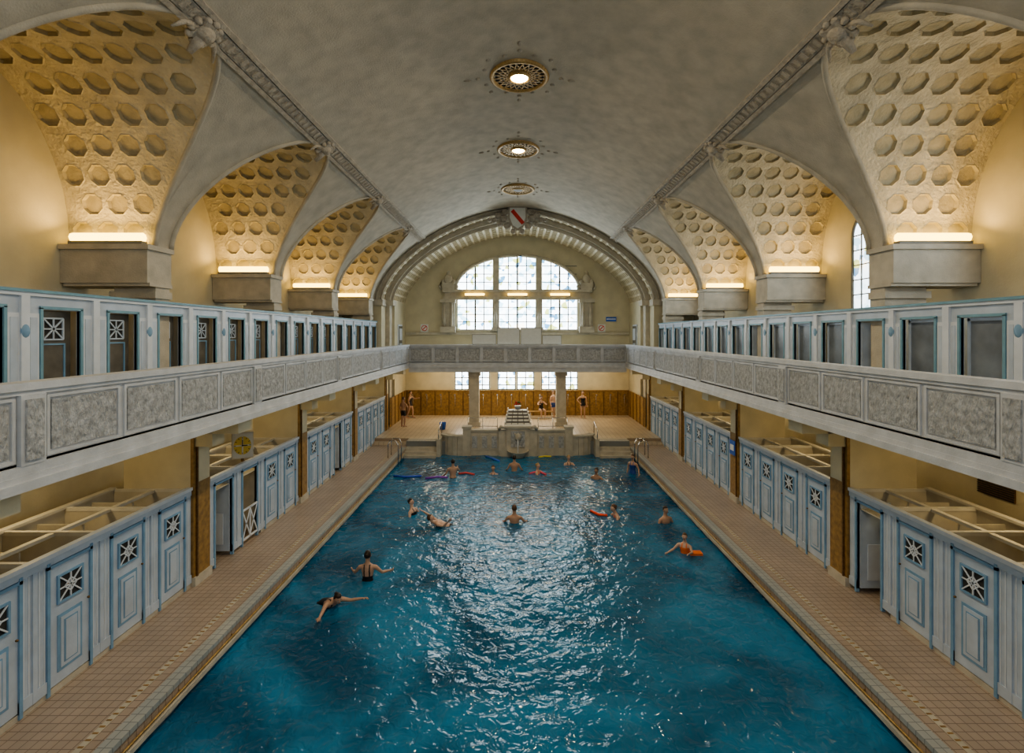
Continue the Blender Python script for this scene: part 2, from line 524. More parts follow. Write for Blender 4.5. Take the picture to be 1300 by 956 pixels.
# ------------------------------------------------------------------ end wall windows
def end_window():
    mb = MB(); y = YF - .04
    def arch(x): return 8.78 + 2.28 * sqrt(max(0, 1 - (x / 4.15) ** 2))
    for (x0, x1) in ((-4.02, -1.68), (-1.22, 1.22), (1.68, 4.02)):
        n = 12; top = [(x0 + (x1 - x0) * i / n, y, arch(x0 + (x1 - x0) * i / n)) for i in range(n + 1)]
        mb.poly([(x0, y, 8.78), (x1, y, 8.78)] + top[::-1], M_GLASS)
        mb.poly([(x0, y, 6.12), (x1, y, 6.12), (x1, y, 8.1), (x0, y, 8.1)], M_GLASS)
        for k in range(1, 4):
            xx = x0 + (x1 - x0) * k / 4
            w = .055 if k == 2 else .03
            mb.box(xx - w, xx + w, y - .05, y - .005, 8.78, arch(xx), M_WFRAME)
            mb.box(xx - w, xx + w, y - .05, y - .005, 6.12, 8.1, M_WFRAME)
        for z in (6.62, 7.12, 7.6):
            mb.box(x0, x1, y - .05, y - .005, z - .025, z + .025, M_WFRAME)
        for z in (9.3, 9.85, 10.4):
            if abs(x0) < 2: mb.box(x0, x1, y - .05, y - .005, z - .025, z + .025, M_WFRAME)
            else:
                xm = 4.15 * sqrt(max(0, 1 - ((z - 8.78) / 2.28) ** 2))
                lo, hi = (x0, x1)
                if x0 < 0: lo = max(x0, -xm)
                else: hi = min(x1, xm)
                if lo < hi: mb.box(lo, hi, y - .05, y - .005, z - .025, z + .025, M_WFRAME)
        mb.box(x0 - .05, x1 + .05, y - .12, y, 6.0, 6.12, M_STONE)
    pts = [(4.2 * cos(pi * i / 40), y - .05, 8.78 + 2.33 * sin(pi * i / 40)) for i in range(41)]
    mb.tube(pts, .12, M_STONE, 8)
    for x in (-1.45, 1.45):
        mb.box(x - .22, x + .22, y - .3, y, 6.0, 8.12, M_STONE)
        mb.box(x - .28, x + .28, y - .36, y, 6.0, 6.25, M_STONE)
        mb.box(x - .19, x + .19, y - .2, y, 8.75, arch(x) + .02, M_STONE)
        mb.tube([(x, y - .33, 6.25), (x, y - .33, 7.9)], .1, M_STONE, 10)
    mb.box(-5.0, 5.0, y - .35, y, 8.1, 8.3, M_STONE)
    mb.box(-4.9, 4.9, y - .2, y, 8.3, 8.6, M_STONE)
    mb.box(-5.0, 5.0, y - .4, y, 8.6, 8.78, M_STONE)
    for x in (-4.65, 4.65):
        mb.box(x - .42, x + .42, y - .3, y, 5.9, 8.12, M_STONE)
        for dx in (-.24, .24):
            mb.tube([(x + dx, y - .36, 6.3), (x + dx, y - .36, 7.9)], [.11, .09], M_STONE, 10)
        mb.box(x - .5, x + .5, y - .5, y, 7.9, 8.12, M_STONE)
        mb.box(x - .5, x + .5, y - .5, y, 5.9, 6.3, M_STONE)
        mb.box(x - .4, x + .4, y - .3, y, 8.78, 9.25, M_STONE)
        mb.ell((x, y - .18, 9.5), (.28, .16, .32), M_STONE, 12, 8)
        for k in (-1, 1):
            mb.ell((x + k * .34, y - .15, 9.3), (.16, .12, .2), M_STONE, 10, 6)
            mb.tube([(x + k * .45, y - .12, 8.8), (x + k * .6, y - .12, 9.0), (x + k * .5, y - .12, 9.3)], [.08, .09, .04], M_STONE, 8)
        mb.ell((x, y - .18, 9.9), (.14, .1, .16), M_STONE, 10, 6)
    mb.box(-7.55, 7.55, y - .12, y, 5.75, 5.9, M_STONE)
    mb.build('window_1')
    for x in (-2.85, 0, 2.85):
        t = MB()
        t.box(x - .7, x + .7, YF - .62, YF - .45, 8.30, 8.36, M_WFRAME)
        t.tube([(x - .65, YF - .53, 8.44), (x + .65, YF - .53, 8.44)], .075, M_TUBE, 8)
        t.build('wall_lamp')
end_window()
k = 2
for x0, x1 in ((-4.2, -3.3), (-2.85, -1.9), (-1.3, -.15), (.0, 1.1), (1.65, 2.6), (3.15, 4.05)):
    mb = MB(); y = YF - .03
    mb.poly([(x0, y, 2.04), (x1, y, 2.04), (x1, y, 3.32), (x0, y, 3.32)], M_GLASS)
    for xx in (x0, (x0 + x1) / 2, x1): mb.box(xx - .03, xx + .03, y - .06, y - .003, 2.04, 3.32, M_WFRAME)
    for z in (2.06, 2.35, 2.85, 3.32): mb.box(x0 - .03, x1 + .03, y - .06, y - .003, z - .03, z + .03, M_WFRAME)
    mb.build('window_%d' % k); k += 1

# ------------------------------------------------------------------ piers (upper) with lamps
for s in (-1, 1):
    for p in PIERS[1:]:
        mb = MB()
        mb.box(s * A, s * 9.35, p + .04, p + PT - .04, GF + .01, 6.9, M_STONE)
        mb.box(s * (A - .04), s * 9.42, p - .02, p + PT, 6.62, 6.78, M_STONE)
        mb.box(s * (A - .02), s * (OW - .01), p - .24, p + PT, 6.95, 7.74, M_STONE)
        mb.box(s * (A - .08), s * (OW - .01), p - .30, p + PT + .02, 7.7, ZS - .005, M_STONE)
        mb.box(s * (A - .05), s * 10.3, p - .2, p + PT, 6.88, 6.96, M_STONE)
        mb.build('vault_pier')
        t = MB()
        t.box(s * 8.5, s * 10.15, p - .26, p - .08, ZS + .002, ZS + .07, M_WFRAME)
        t.tube([(s * 8.52, p - .17, ZS + .16), (s * 10.12, p - .17, ZS + .16)], .105, M_TUBE, 8)
        t.build('wall_lamp')

# ------------------------------------------------------------------ gallery slab, parapet
def parapet_run(mb, fx, L0, L1, bays, e=0.0):
    def bx(l0, l1, d0, d1, z0, z1, m):
        a = fx(l0, d0, z0); b = fx(l1, d1, z1); mb.box(a[0], b[0], a[1], b[1], a[2], b[2], m)
    bx(L0, L1, -.16, 0, 3.86, 5.1, M_PARA)
    bx(L0, L1, -.22, .07 + e, 5.08, 5.18, M_PARA)
    bx(L0, L1, -.18, .04 + e, 5.02, 5.08, M_PARA)
    bx(L0, L1, 0, .05, 4.0, 4.12, M_PARA)
    bx(L0, L1, -.05, .10 + e, 3.8, 3.92, M_PARA)
    bx(L0, L1, -.05, .06 + e, 3.92, 4.0, M_PARA)
    for (a, b, kind) in bays:
        if kind == 'pil':
            bx(a, b, 0, .06, 4.12, 5.02, M_PARA)
            bx(a + .05, b - .05, .06, .085, 4.18, 4.96, M_ROUGH)
        else:
            g = .04; f = .03 + e
            bx(a + g, b - g, 0, f, 4.17, 4.21, M_PARA); bx(a + g, b - g, 0, f, 4.95, 4.99, M_PARA)
            bx(a + g, a + g + .04, 0, f, 4.21, 4.95, M_PARA); bx(b - g - .04, b - g, 0, f, 4.21, 4.95, M_PARA)
            bx(a + .115, b - .115, 0, .022, 4.245, 4.915, M_ROUGH)
            if e:
                bx(b - .07, b + .07, 0, .07, 4.12, 5.02, M_PARA)

for s in (-1, 1):
    mb = MB()
    mb.box(s * PX, s * (OW - .005), YB + .005, YE - .005, GF - .25, GF, M_WALLL)
    mb.box(s * (PX + .02), s * (OW - .005), YB + .005, YE - .005, GF - .35, GF - .25, M_CREAM)
    for p in PIERS[1:]:
        mb.box(s * (PX + .1), s * (OW - .02), p + .05, p + .6, GF - .65, GF - .3, M_WALLL)
        mb.box(s * (PX + .7), s * (CABL), p + .05, p + .5, GF - .95, GF - .6, M_WALLL)
    bays = []
    for p in PIERS[1:]:
        a = p + .45; bays.append((a, a + .33, 'pil'))
        for i in range(4): bays.append((a + .33 + i * 1.28, a + .33 + (i + 1) * 1.28, 'pan'))
    bays = [b for b in bays if b[0] > .6 and b[1] < YE + .15]
    parapet_run(mb, lambda l, d, z: (s * (PX - d), l, z), .55, YE - .005, bays)
    mb.build('gallery_balcony')

mb = MB()
mb.box(-7.6, 7.6, YE + .1, YF - .2, GF - .25, GF, M_WALLL)
mb.box(-7.6, 7.6, YE + .1, YF - .2, GF - .35, GF - .26, M_CREAM)
n = 9; w = 2 * PX / n
parapet_run(mb, lambda l, d, z: (l, YE + .1 - d, z), -PX, PX, [(-PX + i * w, -PX + (i + 1) * w, 'pan') for i in range(n)], .05)
mb.box(-PX, PX, YE + .0, YE + .7, GF - .6, GF - .3, M_PARA)
mb.build('gallery_balcony')
mb = MB()
mb.box(-PX, PX, YB + .005, .55, GF - .25, GF, M_WALLL)
parapet_run(mb, lambda l, d, z: (l, .4 + d, z), -PX, PX, [(-PX + i * w, -PX + (i + 1) * w, 'pan') for i in range(n)])
mb.build('gallery_balcony')

def lattice(bx, l0, l1, z0, z1, d, mf, mback):
    bx(l0, l1, d, d + .006, z0, z1, mback)
    t = .035
    bx(l0 - t, l1 + t, d, d + .03, z1, z1 + t, mf); bx(l0 - t, l1 + t, d, d + .03, z0 - t, z0, mf)
    bx(l0 - t, l0, d, d + .03, z0, z1, mf); bx(l1, l1 + t, d, d + .03, z0, z1, mf)

def lower_row(s, y0, y1, idx):
    mb = MB(); X = CABL
    def bx(l0, l1, d0, d1, z0, z1, m):
        mb.box(s * (X - d0), s * (X - d1), l0, l1, z0, z1, m)
    H = 2.24; n = 4; pit = (y1 - y0) / n
    def bar(lc, zc, dl, dz, d, m, w=.014):
        v = Vector((0, dl, dz)); l = v.length; u = v.normalized()
        pr = Vector((0, -u.z, u.y))
        mb.obox((s * (X - d), lc, zc), (s * .008, 0, 0), u * l / 2, pr * w, m)
    bx(y0, y1, -.06, .05, H - .02, H + .05, M_CABW)
    bx(y0, y1, -.05, .02, H - .14, H - .02, M_CAB)
    for i in range(n):
        a = y0 + i * pit; b = a + pit; c = (a + b) / 2; w = .36
        opened = (s == 1 and idx == 2 and i == 3) or (s == -1 and idx == 3 and i == 0) or (s == -1 and idx == 4 and i == 2)
        gate = (s == -1 and idx == 3 and i == 1)
        for (p, q) in ((a, c - w), (c + w, b)):
            bx(p, q, -.05, 0, .1, H - .14, M_CAB)
            nn = 3
            for k in range(1, nn):
                yy = p + (q - p) * k / nn
                bx(yy - .008, yy + .008, 0, .008, .28, H - .16, M_CABW)
            bx(p, q, 0, .02, .1, .28, M_CAB)
        bx(a - .035, a + .035, 0, .025, .1, H - .14, M_CAB)
        if not (opened or gate): bx(a, b, -.05, .0, 0.0, .1, M_STONE)
        bx(c - w - .05, c - w, -.05, .03, .02, H - .1, M_CABB); bx(c + w, c + w + .05, -.05, .03, .02, H - .1, M_CABB)
        bx(c - w - .05, c + w + .05, -.05, .03, H - .2, H - .15, M_CABB)
        if gate:
            for z in (.15, .95): bx(c - w, c + w, 0, .03, z, z + .05, M_CABW)
            for sg in (-1, 1):
                bar(c - w / 2, .57, w, sg * .75, .015, M_CABW, .02); bar(c + w / 2, .57, w, sg * .75, .015, M_CABW, .02)
            bx(c - .02, c + .02, 0, .03, .15, 1.0, M_CABW)
        elif opened:
            mb.box(s * (X + .05), s * (X + .72), c + w - .04, c + w, .12, H - .22, M_CAB)
            mb.box(s * (X + .2), s * (X + .6), c + w - .06, c + w - .04, .3, 1.1, M_CABW)
        else:
            bx(c - w, c + w, -.03, .0, .12, H - .2, M_CAB)
            z0, z1 = .3, 1.22
            bx(c - .22, c + .22, 0, .012, z0, z1, M_CABB); bx(c - .175, c + .175, 0, .022, z0 + .05, z1 - .05, M_CAB)
            bx(c - .12, c + .12, 0, .03, z0 + .11, z1 - .11, M_CABB); bx(c - .1, c + .1, 0, .036, z0 + .13, z1 - .13, M_CAB)
            z0, z1, r = 1.42, 1.86, .22
            lattice(bx, c - r + .02, c + r - .02, z0 + .02, z1 - .02, 0.0, M_CABB, M_DARK)
            for (dl, dz) in ((2 * r - .04, 0), (0, 2 * r - .04), (2 * r - .04, 2 * r - .04), (2 * r - .04, -(2 * r - .04))):
                bar(c, (z0 + z1) / 2, dl, dz, .02, M_CABW, .010)
            rr = .11
            for q in range(4):
                a1 = q * pi / 2
                bar(c + rr * .5 * (cos(a1) + cos(a1 + pi / 2)), (z0 + z1) / 2 + rr * .5 * (sin(a1) + sin(a1 + pi / 2)), rr * (cos(a1 + pi / 2) - cos(a1)), rr * (sin(a1 + pi / 2) - sin(a1)), .022, M_CABW, .009)
            mb.ell((s * (X - .05), c + w - .06, 1.25), (.025, .02, .02), M_BRONZE, 8, 6)
        mb.box(s * (X + .05), s * (X + 1.75), a - .02, a + .02, .1, H - .05, M_CREAM)
        mb.box(s * (X + .02), s * (X + 1.78), a - .035, a + .035, H - .05, H + .02, M_CAPW)
        mb.box(s * (X + 1.35), s * (X + 1.72), a + .03, b - .03, .45, .5, M_WOOD)
        mb.box(s * (X + .05), s * (X + .35), a + .03, b - .03, 1.88, 1.9, M_CREAM)
        mb.box(s * (X + 1.66), s * (X + 1.72), a + .03, b - .03, 1.5, 1.6, M_CABW)
        mb.box(s * (X + .85), s * (X + 1.75), c, c + .03, 1.4, H - .1, M_CREAM)
    mb.box(s * (X + .05), s * (X + 1.75), y1 - .02, y1 + .0, .1, H - .05, M_CREAM)
    mb.box(s * (X + .02), s * (X + 1.78), y1 - .035, y1 + .0, H - .05, H + .02, M_CAPW)
    mb.box(s * (X + 1.74), s * (X + 1.8), y0, y1, 0, H, M_CREAM)
    mb.box(s * (X + 1.7), s * (X + 1.84), y0, y1, H, H + .05, M_CAPW)
    mb.box(s * (X + .8), s * (X + .9), y0, y1, H - .06, H + .0, M_CAPW)
    mb.build('changing_cabin_row')

for s in (-1, 1):
    for i, p in enumerate(PIERS[1:]):
        y0 = p - 5.45 + .62; y1 = p - .02
        if y1 < 2: continue
        lower_row(s, max(y0, 1.0), y1, i)
    for p in PIERS[1:]:
        mb = MB()
        mb.box(s * (CABL + .02), s * 9.1, p, p + .6, 0, GF - .36, M_WALLL)
        mb.box(s * (CABL - .05), s * (CABL + .02), p, p + .6, .0, 2.35, M_WOOD)
        mb.box(s * (CABL - .05), s * (CABL + .02), p, p + .18, 2.35, GF - .36, M_WOOD)
        mb.box(s * (CABL - .04), s * (CABL + .02), p + .2, p + .6, 2.35, GF - .36, M_WALLL)
        mb.box(s * (CABL - .09), s * (CABL + .02), p + .08, p + .12, 0.0, 3.6, M_BRONZE)
        mb.box(s * (CABL - .1), s * (CABL + .05), p - .01, p + .61, 0, .2, M_STONE)
        mb.build('gallery_pier')

# ------------------------------------------------------------------ upper cabins
def upper_row(s):
    mb = MB(); X = CABU; Y0 = .8; Y1 = YE - .1
    def bx(l0, l1, d0, d1, z0, z1, m):
        mb.box(s * (X - d0), s * (X - d1), l0, l1, z0, z1, m)
    def bar(lc, zc, dl, dz, d, m, w=.014):
        v = Vector((0, dl, dz)); l = v.length; u = v.normalized(); pr = Vector((0, -u.z, u.y))
        mb.obox((s * (X - d), lc, zc), (s * .008, 0, 0), u * l / 2, pr * w, m)
    top = 6.5 if s < 0 else 6.38
    bx(Y0, Y1, -.08, .08, top, top + .05, M_TEAL)
    bx(Y0, Y1, -.05, .05, top - .06, top, M_CABW)
    bx(Y0, Y1, -.06, .0, top - .28, top - .06, M_CAB)
    pit = 1.3625; c = 11.43 - 8 * pit + .0
    G = GF + .003
    while c < Y1:
        a, b = c - pit / 2, c + pit / 2; w = .36 if s < 0 else .40
        if a < Y0: c += pit; continue
        b = min(b, Y1)
        for (p, q) in ((a, c - w), (c + w, b)):
            if q <= p: continue
            bx(p, q, -.06, 0, G, top - .28, M_CAB)
            bx(p, q, 0, .02, G, G + .3, M_CAB)
            m2 = (p + .06, q - .06)
            bx(m2[0], m2[1], 0, .015, G + .5, top - .35, M_CABW)
            bx(m2[0] + .04, m2[1] - .04, .015, .025, G + .56, top - .42, M_CAB)
        bx(a - .07, a + .07, 0, .05, G, top - .06, M_CABW)
        bx(c - w - .05, c - w, -.05, .03, G, top - .25, M_TEAL); bx(c + w, c + w + .05, -.05, .03, G, top - .25, M_TEAL)
        bx(c - w - .05, c + w + .05, -.05, .03, top - .27, top - .22, M_TEAL)
        kk = int(round((c - 11.43) / pit))
        if s < 0:
            bx(c - w, c + w, -.2, -.17, G, top - .28, M_GREYDOOR)
            z0, z1, r = 5.70, 6.08, .19
            bx(c - .24, c + .24, -.17, -.15, 5.60, 5.63, M_CABB); bx(c - .24, c + .24, -.17, -.15, 4.4, 4.44, M_CABB)
            bx(c - .24, c - .21, -.17, -.15, 4.4, 5.6, M_CABB); bx(c + .21, c + .24, -.17, -.15, 4.4, 5.6, M_CABB)
            bx(c - r, c + r, -.17, -.16, z0, z1, M_DARK)
            for (dl, dz) in ((2 * r, 0), (0, 2 * r), (2 * r, 2 * r), (2 * r, -2 * r)):
                bar(c, (z0 + z1) / 2, dl, dz, -.145, M_CAB, .013)
            for sg in (-1, 1):
                bx(c + sg * r - .015, c + sg * r + .015, -.17, -.14, z0, z1, M_CAB)
                bx(c - r, c + r, -.17, -.14, (z0 if sg < 0 else z1) - .015, (z0 if sg < 0 else z1) + .015, M_CAB)
        else:
            if kk % 4 == 0:
                mb.box(s * (X + .06), s * (X + .7), c + w - .04, c + w, G, top - .3, M_CAB)
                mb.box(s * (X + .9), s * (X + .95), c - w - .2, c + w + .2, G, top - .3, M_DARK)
            else:
                bx(c - w, c + w, -.16, -.12, G, top - .28, M_GREYBLUE)
                bx(c - w + .02, c - w + .07, -.12, -.10, G, top - .28, M_CAB); bx(c + w - .07, c + w - .02, -.12, -.10, G, top - .28, M_CAB)
                for zz in (G, 4.95, top - .34):
                    bx(c - w + .02, c + w - .02, -.12, -.10, zz, zz + .05, M_CAB)
        mb.box(s * (X + .06), s * 9.9, a - .02, a + .02, G, top - .1, M_CREAM)
        if kk % 2 == 0:
            mb.ell((s * (X - .04), a, 5.85), (.03, .08, .12), M_CABB, 12, 8)
        c += pit
    mb.build('gallery_cabin_row')
upper_row(-1); upper_row(1)

# ------------------------------------------------------------------ floor & pool
DE = 5.75; PY0, PY1 = 1.6, 24.7; RZ = .3
mb = MB()
for s in (-1, 1):
    mb.box(s * DE, s * OW, YB, 25.2, -.3, 0, M_DECK)
    mb.box(s * (DE - .02), s * (DE + .2), PY0, PY1, -.06, .02, M_POOLT)
    mb.box(s * (DE - .1), s * DE, PY0, PY1, -.28, -.2, M_STONE)
mb.box(-DE, DE, YB, PY0, -.3, 0, M_DECK)
mb.box(-OW, OW, 25.5, YF, 0.0, RZ, M_DECK2)
mb.box(-OW, -DE, 25.2, 25.5, -.3, .15, M_DECK2); mb.box(DE, OW, 25.2, 25.5, -.3, .15, M_DECK2)
mb.build('floor')
mb = MB()
for s in (-1, 1): mb.box(s * DE, s * (DE + .2), PY0, 25.4, -2.2, -.3, M_POOLT)
mb.box(-DE, DE, PY0 - .2, PY0, -2.2, -.3, M_POOLT)
mb.box(-DE, DE, 24.9, 25.45, -2.2, RZ - .02, M_POOLT)
mb.box(-DE, DE, PY0, 24.9, -2.3, -2.2, M_POOLT)
mb.build('floor_pool_basin')
for s in (-1, 1):
    mb = MB()
    for i in range(5):
        mb.box(s * 4.1, s * 5.73, 24.1 + i * .27, 25.5, -.6, -.32 + i * .145 + .04, M_STONE)
    mb.box(s * 3.9, s * 4.1, 24.3, 25.5, -.6, .5, M_STONE)
    mb.tube([(s * 4.0, 24.35, .5), (s * 4.0, 24.35, .95), (s * 4.0, 25.4, 1.2), (s * 4.0, 25.4, .5)], .025, M_STEEL, 8)
    mb.build('pool_steps')

mb = MB()
nx, ny = 220, 460
def wv(x, y):
    v = noise.noise(Vector((x * 0.9, y * 0.9, 1.3))) * .026
    v += noise.noise(Vector((x * 2.5, y * 2.2, 5.1))) * .024
    v += noise.noise(Vector((x * 5.6, y * 5.0, 9.4))) * .010
    return v
for j in range(ny + 1):
    y = PY0 + (24.95 - PY0) * j / ny
    for i in range(nx + 1):
        x = -DE + 2 * DE * i / nx
        mb.v.append((x, y, -.4 + wv(x, y)))
for j in range(ny):
    for i in range(nx):
        a = j * (nx + 1) + i
        mb.face((a, a + 1, a + nx + 2, a + nx + 1), M_WATER, True)
mb.build('pool_water')

for s in (-1, 1):
    mb = MB()
    mb.box(s * 6.15, s * 6.25, PY0, PY1, 0.0, .008, M_STONE)
    y = PY0
    while y < PY1:
        mb.box(s * 6.16, s * 6.24, y, y + .03, .008, .012, M_WOOD); y += .12
    mb.build('deck_drain')
for s in (-1, 1):
    mb = MB()
    mb.tube([(s * (DE - .06), PY0 + .2, -.16), (s * (DE - .06), PY1 - .7, -.16)], .02, M_GOLD, 8)
    y = PY0 + .5
    while y < PY1 - .7:
        mb.tube([(s * DE, y, -.16), (s * (DE - .06), y, -.16)], .012, M_GOLD, 6); y += 1.5
    mb.build('pool_handrail')

# ------------------------------------------------------------------ far end: columns, panelling, fountain
for x in (-2.6, 2.6):
    mb = MB()
    mb.box(x - .36, x + .36, 28.75, 29.45, RZ, RZ + .25, M_STONE)
    mb.box(x - .29, x + .29, 28.82, 29.38, RZ + .25, 3.35, M_STONE)
    mb.box(x - .36, x + .36, 28.75, 29.45, 3.3, GF - .61, M_STONE)
    mb.build('gallery_column')
mb = MB()
mb.box(-7.55, 7.55, YF - .1, YF - .02, RZ, 1.95, M_WOOD)
mb.box(-7.55, 7.55, YF - .16, YF - .02, 1.92, 2.0, M_WOOD)
x = -7.5
while x < 7.5:
    mb.box(x, x + .06, YF - .14, YF - .1, RZ, 1.92, M_BRONZE)
    mb.tube([(x + .45, YF - .2, 1.7), (x + .45, YF - .2, .9)], .02, M_STEEL, 6)
    mb.tube([(x + .45, YF - .2, 1.7), (x + .45, YF - .38, 1.72)], [.02, .05], M_STEEL, 8)
    x += .95
mb.build('shower_panelling')
for s in (-1, 1):
    mb = MB()
    mb.box(s * 7.55, s * 7.5, YE + .1, YF - .2, RZ, 2.0, M_WOOD)
    for k in range(5): mb.box(s * 7.5, s * 7.47, YE + .3 + k * .85, YE + .36 + k * .85, RZ, 2.0, M_BRONZE)
    mb.build('side_panelling')

mb = MB()
yf = 24.75
def wallseg(x0, x1, y0, y1, z1):
    v = Vector((x1 - x0, y1 - y0, 0)); l = v.length; u = v / l; pr = Vector((-u.y, u.x, 0))
    mb.obox(((x0 + x1) / 2, (y0 + y1) / 2, (z1 - .6) / 2), u * l / 2, pr * .12, (0, 0, (z1 + .6) / 2), M_STONE)
    mb.obox(((x0 + x1) / 2, (y0 + y1) / 2, z1 + .03), u * (l / 2 + .02), pr * .17, (0, 0, .04), M_STONE)
for s in (-1, 1):
    wallseg(s * .95, s * 2.45, yf, yf, .85)
    for k in range(3):
        cx = s * (1.2 + k * .5)
        mb.box(cx - .19, cx + .19, yf - .15, yf - .11, -.1, .7, M_STONE)
        mb.box(cx - .13, cx + .13, yf - .165, yf - .15, 0, .6, M_ROUGH)
    mb.box(s * 2.4, s * 2.8, yf - .2, yf + .2, -.6, 1.05, M_STONE)
    mb.box(s * 2.36, s * 2.84, yf - .24, yf + .24, 1.0, 1.1, M_STONE)
    pts = [(2.8 + 1.05 * sin(a), yf - .0 + .55 - .55 * cos(a)) for a in [i * pi / 2 / 6 for i in range(7)]]
    for i in range(6): wallseg(s * pts[i][0], s * pts[i + 1][0], pts[i][1], pts[i + 1][1], .55)
    mb.box(s * .55, s * .98, yf - .25, yf + .2, -.6, .95, M_STONE)
    mb.tube([(s * .98, yf - .26, .95), (s * .85, yf - .3, 1.12), (s * .62, yf - .3, 1.05)], [.08, .1, .06], M_STONE, 8)
mb.box(-.58, .58, yf - .35, yf + .1, -.6, 1.1, M_STONE)
mb.box(-.66, .66, yf - .42, yf + .15, 1.05, 1.15, M_STONE)
mb.box(-.35, .35, yf - .4, yf - .34, .1, .9, M_ROUGH)
mb.ell((0, yf - .42, .6), (.17, .1, .2), M_STONE, 12, 8)
for k in (-1, 1): mb.ell((k * .15, yf - .4, .75), (.05, .04, .06), M_STONE, 8, 6)
mb.tube([(0, yf - .5, .5), (0, yf - .62, .2), (0, yf - .66, -.4)], .02, M_CABW, 8)
mb.lathe((0, yf - .45, 0), [(.0, -.5), (.25, -.5), (.35, -.3), (.5, -.12), (.55, -.05), (.5, -.06), (.3, -.2)], M_STONE)
mb.build('pool_fountain')
# stand behind the fountain: rows of white plates between side boards
mb = MB()
M_WHITE = mat('stand_white', (.72, .71, .67), .5, .08)
M_SGREY = mat('stand_grey', (.16, .15, .14), .6, .2)
for i in range(5):
    y = 25.6 + i * .36; z = RZ + .74 + i * .125; hw = .66 - i * .035
    mb.box(-hw, hw, y, y + .37 if i < 4 else y + .8, RZ, z - .05, M_SGREY)
    mb.box(-hw + .03, hw - .03, y - .01, y + .31, z - .05, z, M_WHITE)
    for q in range(1, 4):
        xx = -hw + q * hw / 2
        mb.box(xx - .02, xx + .02, y - .015, y + .31, z - .05, z + .004, M_SGREY)
    for q in (-1, 1):
        mb.box(q * hw, q * (hw + .05), y - .02, y + .36, RZ, z + .10, M_WHITE)
mb.build('starting_stand')
mb = MB()
M_RED = mat('flower_red', (.6, .03, .03), .6); M_LEAF = mat('leaf_green', (.08, .2, .05), .6)
zf = RZ + .74 + .45
mb.lathe((0, 27.65, zf), [(.0, 0.003), (.13, 0.003), (.19, .2), (.21, .22), (.17, .21), (0, .19)], M_CABW)
for i in range(26):
    a = random.random() * 6.28; r = random.random() * .2; h = .26 + random.random() * .18
    mb.ell((r * cos(a), 27.65 + r * sin(a), zf + h), (.05, .05, .045), M_RED if i % 2 else M_LEAF, 7, 5)
mb.build('potted_flowers')
for s in (-1, 1):
    mb = MB()
    for xx in (1.1, 1.9, 2.7):
        mb.tube([(s * xx, 26.2, RZ), (s * xx, 26.2, RZ + .95)], .022, M_STEEL, 8)
    for zz in (.5, .95):
        mb.tube([(s * 1.1, 26.2, RZ + zz), (s * 2.7, 26.2, RZ + zz)], .02, M_STEEL, 8)
    mb.build('platform_railing')

mb = MB()
M_PAPER = mat('paper_white', (.7, .72, .7), .6, .04)
for (x0, x1, z0, z1) in ((-2.7, -1.3, 5.2, 5.75), (-1.2, .1, 5.2, 6.15), (.2, 1.4, 5.2, 6.15), (1.5, 2.6, 5.2, 5.7)):
    mb.box(x0, x1, YE + .45, YE + .5, z0, z1, M_PAPER)
    mb.box(x0 - .03, x1 + .03, YE + .5, YE + .53, z0 - .03, z1 + .03, M_WFRAME)
    mb.box(x0 + .1, x0 + .15, YE + .47, YE + .52, GF + .002, z0, M_STEEL); mb.box(x1 - .15, x1 - .1, YE + .47, YE + .52, GF + .002, z0, M_STEEL)
mb.build('notice_board')
M_SRED = mat('sign_red', (.6, .04, .03), .5); M_SBLUE = mat('sign_blue', (.03, .12, .5), .5)
def roundsign(x, y, z, r=.2):
    mb = MB()
    n = 24
    mb.poly([(x + r * cos(2 * pi * i / n), y, z + r * sin(2 * pi * i / n)) for i in range(n)], M_SRED)
    mb.poly([(x + r * .78 * cos(2 * pi * i / n), y - .006, z + r * .78 * sin(2 * pi * i / n)) for i in range(n)], M_PAPER)
    mb.obox((x, y - .012, z), (r * .6, 0, r * .6), (0, .004, 0), (-.02, 0, .02), M_SRED)
    mb.box(x - r * 1.3, x + r * 1.3, y + .002, y + .02, z - r * 1.4, z + r * 1.3, M_PAPER)
    mb.build('prohibition_sign')
roundsign(-6.3, YF - .04, 6.2); roundsign(5.7, YF - .04, 6.2)
mb = MB(); mb.box(6.0, 6.7, YF - .05, YF - .01, 6.65, 6.95, M_SBLUE); mb.box(6.05, 6.65, YF - .06, YF - .05, 6.78, 6.84, M_PAPER); mb.build('exit_sign')
mb = MB(); mb.box(CABL - .12, CABL - .1, 16.65, 17.05, 1.6, 2.1, M_SBLUE); mb.box(CABL - .13, CABL - .12, 16.72, 16.98, 1.75, 1.95, M_PAPER); mb.build('safety_sign')

for n_, s in ((1, -1), (2, 1)):
    mb = MB()
    mb.box(s * 7.597, s * 7.54, 30.6, 31.7, GF + .003, 6.4, M_CABW); mb.box(s * 7.55, s * 7.52, 30.7, 31.6, GF + .003, 6.3, M_GREYDOOR)
    mb.box(s * 7.53, s * 7.50, 30.85, 31.45, 5.4, 6.15, M_CABW); mb.box(s * 7.53, s * 7.5, 30.85, 31.45, 4.4, 5.2, M_CAB)
    mb.build('door_%d' % n_)

